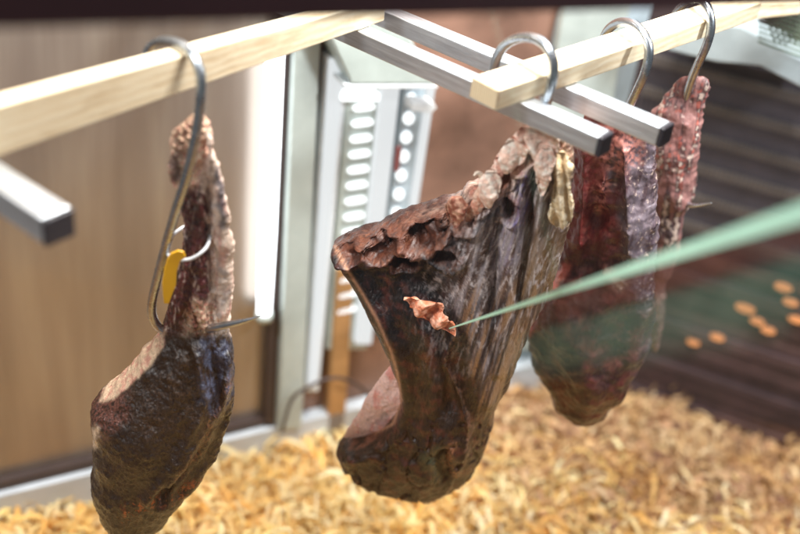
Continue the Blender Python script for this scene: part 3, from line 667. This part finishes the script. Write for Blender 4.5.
t2 = thing('beef_cut', P2 - np.array((0, 0, .28)), 'big brown rib cut with scooped left side, in the middle of the case', 'meat', 'meat cuts hanging on hooks')
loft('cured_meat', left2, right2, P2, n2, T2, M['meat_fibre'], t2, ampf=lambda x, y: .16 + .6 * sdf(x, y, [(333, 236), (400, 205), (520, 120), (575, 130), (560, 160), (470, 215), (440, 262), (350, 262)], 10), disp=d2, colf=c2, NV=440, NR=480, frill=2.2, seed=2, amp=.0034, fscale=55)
def flap(name, lft, rgt, P, n, w0, T, cols, parent, label, seed, amp=.0018, matn='fat', dis=None):
    ca, cb = cols
    o = loft(name, lft, rgt, P, n, [(0, T), (600, T)], M[matn], parent, w0=w0, disp=dis, frill=1.0, seed=seed, amp=amp, fscale=110,
             colf=lambda px, py, qx, qy, V, fr, D: mixc(np.tile(ca, (len(px), 1)), cb, ss(fbm(V * 200, 4), -.2, .35)), NV=90, NR=70)
    o['label'] = label; return o
ml = [(352, 394), (362, 392), (370, 388), (378, 381), (388, 373), (398, 366), (410, 360), (420, 354), (430, 347), (438, 343)]
mr = [(352, 402), (362, 410), (378, 416), (398, 416), (412, 410), (424, 402), (438, 380)]
o = loft('membrane', ml, mr, P2, n2, [(352, .003), (400, .008), (438, .004)], M['fat'], t2, w0=.008, frill=1.2, seed=21, amp=.0016, fscale=60, NV=120, NR=120,
     colf=lambda px, py, qx, qy, V, fr, D: mixc(mixc(np.tile(L((255, 214, 204)), (len(px), 1)), L((232, 136, 124)), ss(fbm(V * (90, 90, 40), 4), 0.05, .35) * .7), L((150, 140, 146)), ss(fbm(V * (60, 60, 40) + 4, 3), .2, .35) * .5))
o['label'] = 'pale pink inner membrane'
flap('meat_flap', [(297, 404), (302, 407), (308, 411), (314, 417), (320, 427), (326, 436), (331, 446), (334, 452)], [(297, 408), (300, 417), (303, 436), (306, 443), (314, 444), (321, 449), (327, 456), (334, 456)], P2, n2, .049, .0028, (L((206, 118, 82)), L((240, 184, 156))), t2, 'curled orange pink flap', 11, dis=lambda x, y: .005 * np.sin((x + y) * .2))
flap('fat_fold', [(152, 556), (170, 553), (190, 554), (205, 551), (215, 549), (222, 552), (227, 556)], [(152, 566), (165, 572), (185, 570), (205, 574), (214, 572), (222, 571), (227, 564)], P2, n2, .022, .005, (L((216, 190, 150)), L((238, 222, 196))), t2, 'cream fat fold', 12, dis=lambda x, y: .004 * np.cos((x - y * .1) * .5))
flap('fat_fold', [(126, 522), (134, 515), (142, 508), (152, 500), (165, 492), (178, 486), (186, 484)], [(126, 532), (134, 540), (142, 534), (150, 526), (162, 512), (176, 500), (186, 490)], P2, n2, .018, .004, (L((226, 170, 150)), L((244, 222, 206))), t2, 'pink and cream fat fold', 13, dis=lambda x, y: .004 * np.sin((x - y) * .35))
flap('fat_fold', [(186, 478), (194, 474), (204, 470), (214, 466), (222, 465)], [(186, 490), (192, 494), (202, 488), (214, 480), (222, 470)], P2, n2, .030, .004, (L((196, 130, 104)), L((236, 200, 176))), t2, 'tan fold', 14)
for k_, (l_, r_, w_) in enumerate([
    ([(140, 508), (150, 500), (160, 498), (172, 503)], [(140, 514), (148, 530), (162, 524), (172, 508)], .030),
    ([(126, 530), (136, 524), (150, 530), (166, 540)], [(126, 556), (138, 562), (152, 558), (166, 546)], .026),
    ([(148, 540), (160, 534), (178, 536), (196, 540)], [(148, 552), (160, 556), (178, 550), (196, 544)], .030),
    ([(172, 486), (182, 478), (196, 480), (208, 486)], [(172, 496), (182, 502), (196, 498), (208, 490)], .034),
    ([(196, 452), (206, 444), (218, 448), (228, 454)], [(196, 462), (206, 468), (218, 464), (228, 457)], .036)]):
    flap('fat_fold', l_, r_, P2, n2, w_, .0035, (L((236, 196, 176)), L((250, 236, 222))) if k_ < 4 else (L((150, 84, 64)), L((216, 168, 142))), t2, 'torn pink and cream fat scrap', 31 + k_, amp=.0016, dis=lambda x, y: .004 * np.sin((x * .8 - y * .5) * .22))
pts = [at(x, y, w, P2, n2) for x, y, w in ((494, 196, .018), (488, 190, .026), (483, 182, .030), (481, 175, .032), (477, 173, .034), (474, 176, .036))]
tube('fat_curl', pts, [.004, .0038, .003, .0022, .0016, .0008], M['tie'] if 0 else M['fat'], t2)
for o in t2.children:
    if o.name.startswith('fat_curl'):
        a = o.data.color_attributes.new('Col', 'FLOAT_COLOR', 'POINT'); 
        for d in a.data: d.color = (*L((240, 220, 200)), 1)

# ================================================================== MEAT 3 and 4 (behind)
def c3(px, py, qx, qy, V, fr, D):
    n = len(px); fb = fbm(V * 70, 4); hb = fbm(V * 240 + 9, 4); st = fbm(np.stack([(px + py * .25) * .12, py * .02, px * 0 + 5], 1), 4)
    c = mixc(np.tile(L((52, 24, 24)), (n, 1)), L((92, 42, 36)), ss(fb, -.2, .4))
    c = mixc(c, mixc(mixc(np.tile(L((112, 40, 36)), (n, 1)), C['pink'], ss(fb, .05, .4) * .8), C['dred'], ss(fb, 0, .35)), (1 - ss(qy, 235, 270)) * .9)
    g = mixc(mixc(np.tile(L((112, 104, 112)), (n, 1)), L((50, 42, 48)), ss(st, -.2, .3) * .8), C['fat'], ss(hb, .2, .5) * .6)
    c = mixc(c, g, ss(qx - np.interp(py, [120, 200, 260, 300], [622, 610, 624, 640]) + 26 * fbm(np.stack([px * .04, py * .03, px * 0 + 2], 1), 3), -12, 16) * (1 - ss(qy, 290, 320) * .6) * .85)
    c = mixc(c, C['pink'], sdf(qx, qy, [(576, 128), (650, 120), (640, 160), (618, 175), (600, 158)], 8) * ss(hb, -.3, .2) * .8)
    c = mixc(c, C['pink'], ridge(qx, qy, [(605, 180), (598, 205)], 8) * ss(hb, -.1, .3))
    c = mixc(c, L((206, 110, 96)), ridge(qx, qy, [(564, 270), (545, 292), (532, 302), (530, 330)], 5) * .8)
    c = mixc(c, C['fat'], ridge(qx, qy, [(612, 276), (620, 284)], 6) * .8)
    return c
left3 = [(112, 586), (124, 578), (140, 572), (170, 570), (200, 568), (230, 562), (255, 560), (272, 552), (285, 543), (297, 533), (310, 527), (322, 526), (340, 529), (360, 536), (380, 545), (398, 554), (410, 564), (419, 576), (425, 588)]
right3 = [(112, 650), (130, 655), (160, 658), (200, 656), (240, 655), (270, 655), (300, 654), (325, 652), (345, 648), (362, 641), (378, 632), (392, 624), (404, 614), (415, 604), (425, 592)]
def d3(px, py):
    return .010 * ridge(px, py, [(585, 150), (580, 240)], 8) - .008 * ridge(px, py, [(598, 200), (590, 280)], 7) + .010 * ridge(px, py, [(625, 150), (630, 250)], 9) + .012 * ridge(px, py, [(560, 300), (590, 390)], 22) + .008 * ridge(px, py, [(604, 180), (600, 205)], 7)
t3 = thing('beef_cut', P3 - np.array((0, 0, .25)), 'red and dark brown meat cut hanging from the middle hook behind the green glass edge', 'meat', 'meat cuts hanging on hooks')
loft('cured_meat', left3, right3, P3, n3, [(112, .012), (200, .024), (320, .034), (400, .03), (425, .01)], M['meat_red'], t3, disp=d3, colf=c3, NV=320, NR=300, frill=2.6, seed=3, amp=.0065, fscale=20)
def c4(px, py, qx, qy, V, fr, D):
    n = len(px); hb = fbm(V * 200 + 9, 4); st = fbm(np.stack([(px + py * .15) * .16, py * .02, px * 0 + 5], 1), 4)
    c = mixc(np.tile(L((158, 112, 106)), (n, 1)), L((62, 50, 56)), ss(st, -.15, .2)); c = mixc(c, L((176, 96, 84)), ss(hb + st, .1, .5) * (1 - ss(qy, 160, 240)))
    c = mixc(c, C['fat'], ss(st - hb, .2, .5) * .7); return mixc(c, L((120, 92, 84)), ss(qy, 220, 300) * .6)
t4 = thing('beef_cut', P4 - np.array((0, 0, .18)), 'narrow pale pink streaky meat strip at the far right hook, against the grille', 'meat', 'meat cuts hanging on hooks')
loft('cured_meat', [(76, 684), (82, 676), (95, 664), (110, 654), (130, 652), (170, 650), (220, 646), (270, 644), (310, 646), (340, 650), (352, 654)], [(76, 704), (80, 710), (86, 711), (100, 706), (130, 702), (170, 697), (200, 692), (235, 682), (270, 672), (310, 664), (340, 660), (352, 657)], P4, n4,
     [(76, .006), (150, .016), (352, .006)], M['meat_red'], t4, colf=c4, NV=240, NR=160, frill=2, seed=6, amp=.0045, fscale=24)

# ================================================================== GLASS PARTITION with mint edge (between middle cut and the red one)
E0 = at(448, 330, -.05, P2, n2); E1r = rays(840., 190.); E1 = CAM + E1r * .50
ed = nv(E1 - E0); Ltot = np.linalg.norm(E1 - E0)
side = nv(np.cross(ed, (0, 0, 1))); side = side if side @ (CAM - E0) > 0 else -side
# strip quads tapering: real bevelled edge of the pane
E0 = at(449, 328, .050, P2, n2); E1 = CAM + rays(840., 190.) * .46
ed = nv(E1 - E0); side = nv(np.cross(ed, (0, 0, 1))); side = side if side @ (CAM - E0) > 0 else -side
def edge_strip(name, k0, k1, da, db, m, parent, thick=.003, back=0.):
    z = np.array((0, 0, 1.)); A_ = E0 * (1 - k0) + E1 * k0; B_ = E0 * (1 - k1) + E1 * k1
    p = [A_ - z * da[0], B_ - z * da[1], B_ - z * db[1], A_ - z * db[0]]
    return prism(name, [q - side * back for q in p], -side * thick, m, parent)
tg = thing('glass_partition', E0, 'sloping glass partition with bright mint green polished edge, in front of the red cut', 'glass')
def film(name, c, c2, lo, hi, sc, rot):  # see-through layer whose colours imitate reflections on the glass
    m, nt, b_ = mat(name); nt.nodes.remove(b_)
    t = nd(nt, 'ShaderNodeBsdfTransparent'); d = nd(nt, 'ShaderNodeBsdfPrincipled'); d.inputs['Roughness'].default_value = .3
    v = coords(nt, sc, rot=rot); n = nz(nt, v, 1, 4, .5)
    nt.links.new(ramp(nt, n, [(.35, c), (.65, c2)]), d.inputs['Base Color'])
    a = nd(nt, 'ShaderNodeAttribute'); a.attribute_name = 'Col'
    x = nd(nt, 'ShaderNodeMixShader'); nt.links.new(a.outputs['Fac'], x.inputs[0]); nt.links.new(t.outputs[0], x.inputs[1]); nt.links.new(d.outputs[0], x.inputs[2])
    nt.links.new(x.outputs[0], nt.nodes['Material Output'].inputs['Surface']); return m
def reflection_sheet(name, k0, k1, d0, d1, m, af, back=.001, thick=.0012):
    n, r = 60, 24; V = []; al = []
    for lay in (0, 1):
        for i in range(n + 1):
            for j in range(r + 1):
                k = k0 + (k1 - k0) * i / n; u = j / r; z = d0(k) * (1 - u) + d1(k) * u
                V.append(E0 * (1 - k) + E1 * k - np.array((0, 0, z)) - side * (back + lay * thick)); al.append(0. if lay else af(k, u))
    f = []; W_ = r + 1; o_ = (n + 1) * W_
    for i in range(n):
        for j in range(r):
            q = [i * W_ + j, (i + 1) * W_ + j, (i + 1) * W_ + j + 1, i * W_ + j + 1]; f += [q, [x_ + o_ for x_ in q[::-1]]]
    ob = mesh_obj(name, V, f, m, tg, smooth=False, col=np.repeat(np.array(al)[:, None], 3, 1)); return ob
sm = lambda x, a, b: float(ss(np.array(x), a, b))
edge_strip('polished_edge', 0, 1, (0, 0), (.0012, .0105), M['mint'], tg, .0012)
reflection_sheet('brown_reflection', .2, 1, lambda k: .0014 + .0093 * k, lambda k: .030, film('brown_reflection_tint', lin((74, 44, 40)), lin((98, 56, 46)), 0, 1, (18, 18, 60), (0, 0, 0)), lambda k, u: .6 * sm(k, .22, .5) * (1 - .9 * sm(u, .75, 1)))  # brown reflection on the pane, painted as colour and opacity
reflection_sheet('green_reflection', .2, 1, lambda k: .024, lambda k: .085, film('green_reflection_tint', lin((70, 104, 88)), lin((104, 136, 116)), 0, 1, (50, 50, 16), (0, .6, 0)), lambda k, u: .42 * sm(k, .25, .45) * sm(u, 0, .2) * (1 - sm(u, .45, 1)))  # green reflection, likewise painted and faded per vertex

# orange discs made up for lamp reflections in the glass, low at the right
for i, (x, y, r, lb) in enumerate([(783, 288, .013, 'small orange disc made up for a lamp reflection, highest on the dark side wall'), (745, 309, .015, 'small orange disc made up for a lamp reflection, left of the middle of the cluster on the side wall'), (757, 322, .011, 'small orange disc made up for a lamp reflection, just below the cluster middle'), (790, 303, .011, 'small orange disc made up for a lamp reflection, under the highest one'),
                        (768, 331, .011, 'small orange disc made up for a lamp reflection, lowest in the cluster'), (796, 320, .012, 'small orange disc made up for a lamp reflection, at the right picture edge'), (717, 338, .011, 'small orange disc made up for a lamp reflection, right of the isolated pair, left of the cluster'), (693, 343, .010, 'small orange disc made up for a lamp reflection, furthest left, beside the red cut')]):
    c = onside(x, y, .012)
    r *= .85; t = thing('lamp_reflection', c, lb, 'lamp', 'small orange discs made up for lamp reflections')
    pts = [c + sd * r * math.cos(a) * 1.0 + np.array((0, 0, 1)) * r * .5 * math.sin(a) for a in np.linspace(0, 2 * math.pi, 20, endpoint=False)]
    prism('reflection_disc', pts, -sn * .004, M['lamp'], t)
    pts = [c - sn * .0045 + sd * r * 1.15 * math.cos(a) + np.array((0, 0, 1)) * r * .75 * math.sin(a) for a in np.linspace(0, 2 * math.pi, 20, endpoint=False)]
    prism('disc_backing', pts, -sn * .006, M['side_dark'], t)

# ================================================================== SHAVINGS
def in_tray(x, y):
    p = np.stack([x, y, np.zeros_like(x)], -1)
    return (((p - Q0) @ wn) > .004) & (((p - S0) @ sn) > .0)
def height(x, y):
    dw = (np.stack([x, y], -1) - Q0[:2]) @ wn[:2]
    p = np.stack([x * 9, y * 9, np.zeros_like(x)], -1)
    return .044 * fbm(p * 1.3, 3) - .022 + .012 * ss(x, .9, 1.05) - .03 * ss(x, 1.1, 1.32) - .022 * (1 - ss(dw, .02, .16))
def curls(N, x0, x1, y0, y1, cols, rr=(.004, .019), ww=(.0014, .0072), tt=(.5, 1.6), zs=.045, sel=None, seg=10, seed=1):
    g = np.random.default_rng(seed)
    x = g.uniform(x0, x1, N * 2); y = g.uniform(y0, y1, N * 2); k = in_tray(x, y)
    if sel is not None: k &= sel(x, y, g)
    k &= (fbm(np.stack([x * 22, y * 22, x * 0 + 8], 1), 3) < .2 + g.uniform(-.05, .35, len(x)))
    x, y = x[k][:N], y[k][:N]; N = len(x)
    z = height(x, y) + g.uniform(-.6, 1, N) * zs * .5
    ax = g.normal(size=(N, 3)) * (1, 1, .45); ax /= np.linalg.norm(ax, axis=1)[:, None]
    u = np.cross(ax, g.normal(size=(N, 3))); u /= np.linalg.norm(u, axis=1)[:, None]; v = np.cross(ax, u)
    r = g.uniform(*rr, N); w = g.uniform(*ww, N); T = g.uniform(*tt, N) * 2 * math.pi; pit = g.uniform(-.006, .006, N); gr = g.uniform(-.25, .9, N)
    s = np.linspace(0, 1, seg)[None]; th = T[:, None] * s
    rad = r[:, None] * (1 + gr[:, None] * s)
    c = np.stack([x, y, z], 1)[:, None] + (u[:, None] * (rad * np.cos(th))[..., None] + v[:, None] * (rad * np.sin(th))[..., None]) + ax[:, None] * (pit[:, None] * th)[..., None]
    ww_ = (w[:, None] * (1 - .5 * np.abs(2 * s - 1) ** 3))[..., None] * .5
    tw = ax[:, None] + u[:, None] * (g.normal(size=(N, 1)) * .35 * s)[..., None]
    A = c - tw * ww_; B = c + tw * ww_
    V = np.stack([A, B], 2).reshape(-1, 3)
    i = (np.arange(N) * seg * 2)[:, None] + (np.arange(seg - 1) * 2)[None]
    Fq = np.stack([i, i + 1, i + 3, i + 2], -1).reshape(-1, 4)
    cc = np.array([L(q) for q in cols]); a, b = cc[g.integers(0, len(cc), N)], cc[g.integers(0, len(cc), N)]
    m = g.uniform(0, 1, (N, 1)); col = (a * m + b * (1 - m)) * g.uniform(.75, 1.1, (N, 1)) * (1 + np.array((.03, -.07, -.25)) * ss(fbm(np.stack([x * 11, y * 11, x * 0 + 3], 1), 3), -.05, .3)[:, None]); col = np.repeat(np.clip(col, 0, 1), seg * 2, 0)
    return V, Fq, col
cols = [(255, 238, 188), (254, 226, 160), (250, 214, 138), (255, 242, 204), (246, 198, 120)]
V, Fq, c = curls(36000, .2, 1.35, .05, .95, cols, seed=1, sel=lambda x, y, g: (x + .3 * (y - .3)) < 1.02 + g.normal(0, .06, len(x)))
o = mesh_obj('wood_shavings', V, Fq, M['shaving'], smooth=True, col=c); tag(o, 'golden curly wood shavings covering the tray floor', kind='stuff')
V, Fq, c = curls(9000, .2, 1.35, .05, .95, cols, rr=(.0015, .006), ww=(.001, .004), tt=(.1, .5), zs=.06, seg=5, seed=9, sel=lambda x, y, g: (x + .3 * (y - .3)) < 1.1 + g.normal(0, .08, len(x)))
o = mesh_obj('wood_flakes', V, Fq, M['shaving'], smooth=True, col=c); tag(o, 'fine pale wood flakes scattered through the shavings', kind='stuff')
cols2 = [(236, 204, 154), (222, 184, 132), (200, 160, 116), (244, 216, 172), (176, 134, 100)]
V, Fq, c = curls(14000, .85, 1.4, .05, .6, cols2, rr=(.003, .012), seed=2, sel=lambda x, y, g: (x + .3 * (y - .3)) > .98 + g.normal(0, .06, len(x)))
o = mesh_obj('brown_shavings', V, Fq, M['shaving'], smooth=True, col=c); tag(o, 'browner wood shavings at the right of the tray', kind='stuff')
# short wood pellets
g = np.random.default_rng(5); N = 2600
x = g.uniform(.9, 1.4, N * 3); y = g.uniform(.0, .6, N * 3); k = in_tray(x, y) & ((x + .3 * (y - .3)) > 1.02 + g.normal(0, .06, N * 3)); x, y = x[k][:N], y[k][:N]; N = len(x)
ax = g.normal(size=(N, 3)) * (1, 1, .4); ax /= np.linalg.norm(ax, axis=1)[:, None]; u = np.cross(ax, (0, 0, 1.)); u /= np.linalg.norm(u, axis=1)[:, None]; v = np.cross(ax, u)
ln = g.uniform(.006, .013, N); r = g.uniform(.004, .008, N); cz = height(x, y) + g.uniform(0, .022, N); cen = np.stack([x, y, cz], 1)
prof = [(-1, 0.01), (-1, .8), (-.85, 1), (.85, 1), (1, .8), (1, .01)]; SG = 10
th = np.arange(SG) * 2 * math.pi / SG
V = np.stack([cen[:, None] + ax[:, None] * (ln[:, None, None] * p) + (u[:, None] * np.cos(th)[None, :, None] + v[:, None] * np.sin(th)[None, :, None]) * (r[:, None, None] * q) for p, q in prof], 1).reshape(-1, 3)
b = (np.arange(N) * SG * len(prof))[:, None, None]; i = (np.arange(len(prof) - 1) * SG)[None, :, None]; k = np.arange(SG)[None, None]
Fq = np.stack([b + i + k, b + i + (k + 1) % SG, b + i + SG + (k + 1) % SG, b + i + SG + k], -1).reshape(-1, 4)
cc = np.array([L(q) for q in [(220, 178, 134), (196, 150, 112), (172, 130, 100), (214, 170, 130), (150, 110, 88)]])[g.integers(0, 5, N)] * g.uniform(.8, 1.1, (N, 1))
o = mesh_obj('wood_pellets', V, Fq, M['chip'], smooth=False, col=np.repeat(cc, SG * len(prof), 0)); tag(o, 'short brown wood chunks heaped at the right of the tray', kind='stuff')

# ================================================================== HEADER AND FRONT GLASS (near the camera)
h0 = CAM + rays(0., 30.) * .50; h0z = h0[2]; h1 = onz(800, 5.5, h0z); hd = nv(h1 - h0); hn = np.array((-hd[1], hd[0], 0)); hn = hn if hn @ (CAM - h0) < 0 else -hn
hl = h0 - hd * .25; hr = h1 + hd * .25
t = thing('case_header', (h0 + h1) / 2, 'dark maroon header frame of the display case across the top', 'frame')
prism('frame_beam', [hl, hr, hr + hn * .03, hl + hn * .03], (0, 0, .12), M['header'], t, .002)
M['front'] = glass('front_pane', (.985, .99, .985), .022, .0)
prism('front_pane', [hl + hn * .012, hr + hn * .012, hr + hn * .016, hl + hn * .016], (0, 0, -.6), M['front'], t)

# ================================================================== LIGHT
w = bpy.data.worlds.new("World"); S.world = w; w.use_nodes = True
bg = w.node_tree.nodes['Background']; bg.inputs[0].default_value = (.86, .93, 1, 1); bg.inputs[1].default_value = .15
def area(name, loc, to, size, e, col=(1, 1, 1), sy=None):
    l = bpy.data.lights.new(name, 'AREA'); l.energy = e; l.color = col; l.size = size
    if sy: l.shape = 'RECTANGLE'; l.size_y = sy
    o = bpy.data.objects.new(name, l); COL.objects.link(o); o.location = loc
    o.rotation_euler = (Vector(to) - Vector(loc)).to_track_quat('-Z', 'Y').to_euler(); return o
area('ceiling_lamp', (.80, .38, 1.45), (.75, .48, 0), .35, 31, (1, .97, .93))
area('added_fill_light', (-.2, .7, 1.35), (.6, .5, .4), .2, 13, (.94, .97, 1))  # added fill from the left for the meat fronts, no visible source
area('shop_lamp', (1.0, -.35, 1.25), (.65, .5, .45), .14, 16, (.88, .94, 1))

# ================================================================== CAMERA
cam = bpy.data.cameras.new('camera'); co = bpy.data.objects.new('camera', cam); COL.objects.link(co); S.camera = co
m4 = Matrix([[R[i][0], R[i][1], R[i][2], CAM[i]] for i in range(3)] + [[0, 0, 0, 1]]); co.matrix_world = m4
cam.sensor_width = 36; cam.lens = F * 36 / CW; cam.clip_start = .01; cam.clip_end = 100
cam.dof.use_dof = True; cam.dof.focus_distance = .955; cam.dof.aperture_fstop = 2.5
S.render.engine = 'CYCLES'; S.cycles.use_denoising = True; S.cycles.max_bounces = 8; S.cycles.transparent_max_bounces = 12
S.cycles.sample_clamp_indirect = 8
S.view_settings.view_transform = 'Standard'; S.view_settings.look = 'None'; S.view_settings.exposure = 0; S.view_settings.gamma = 1
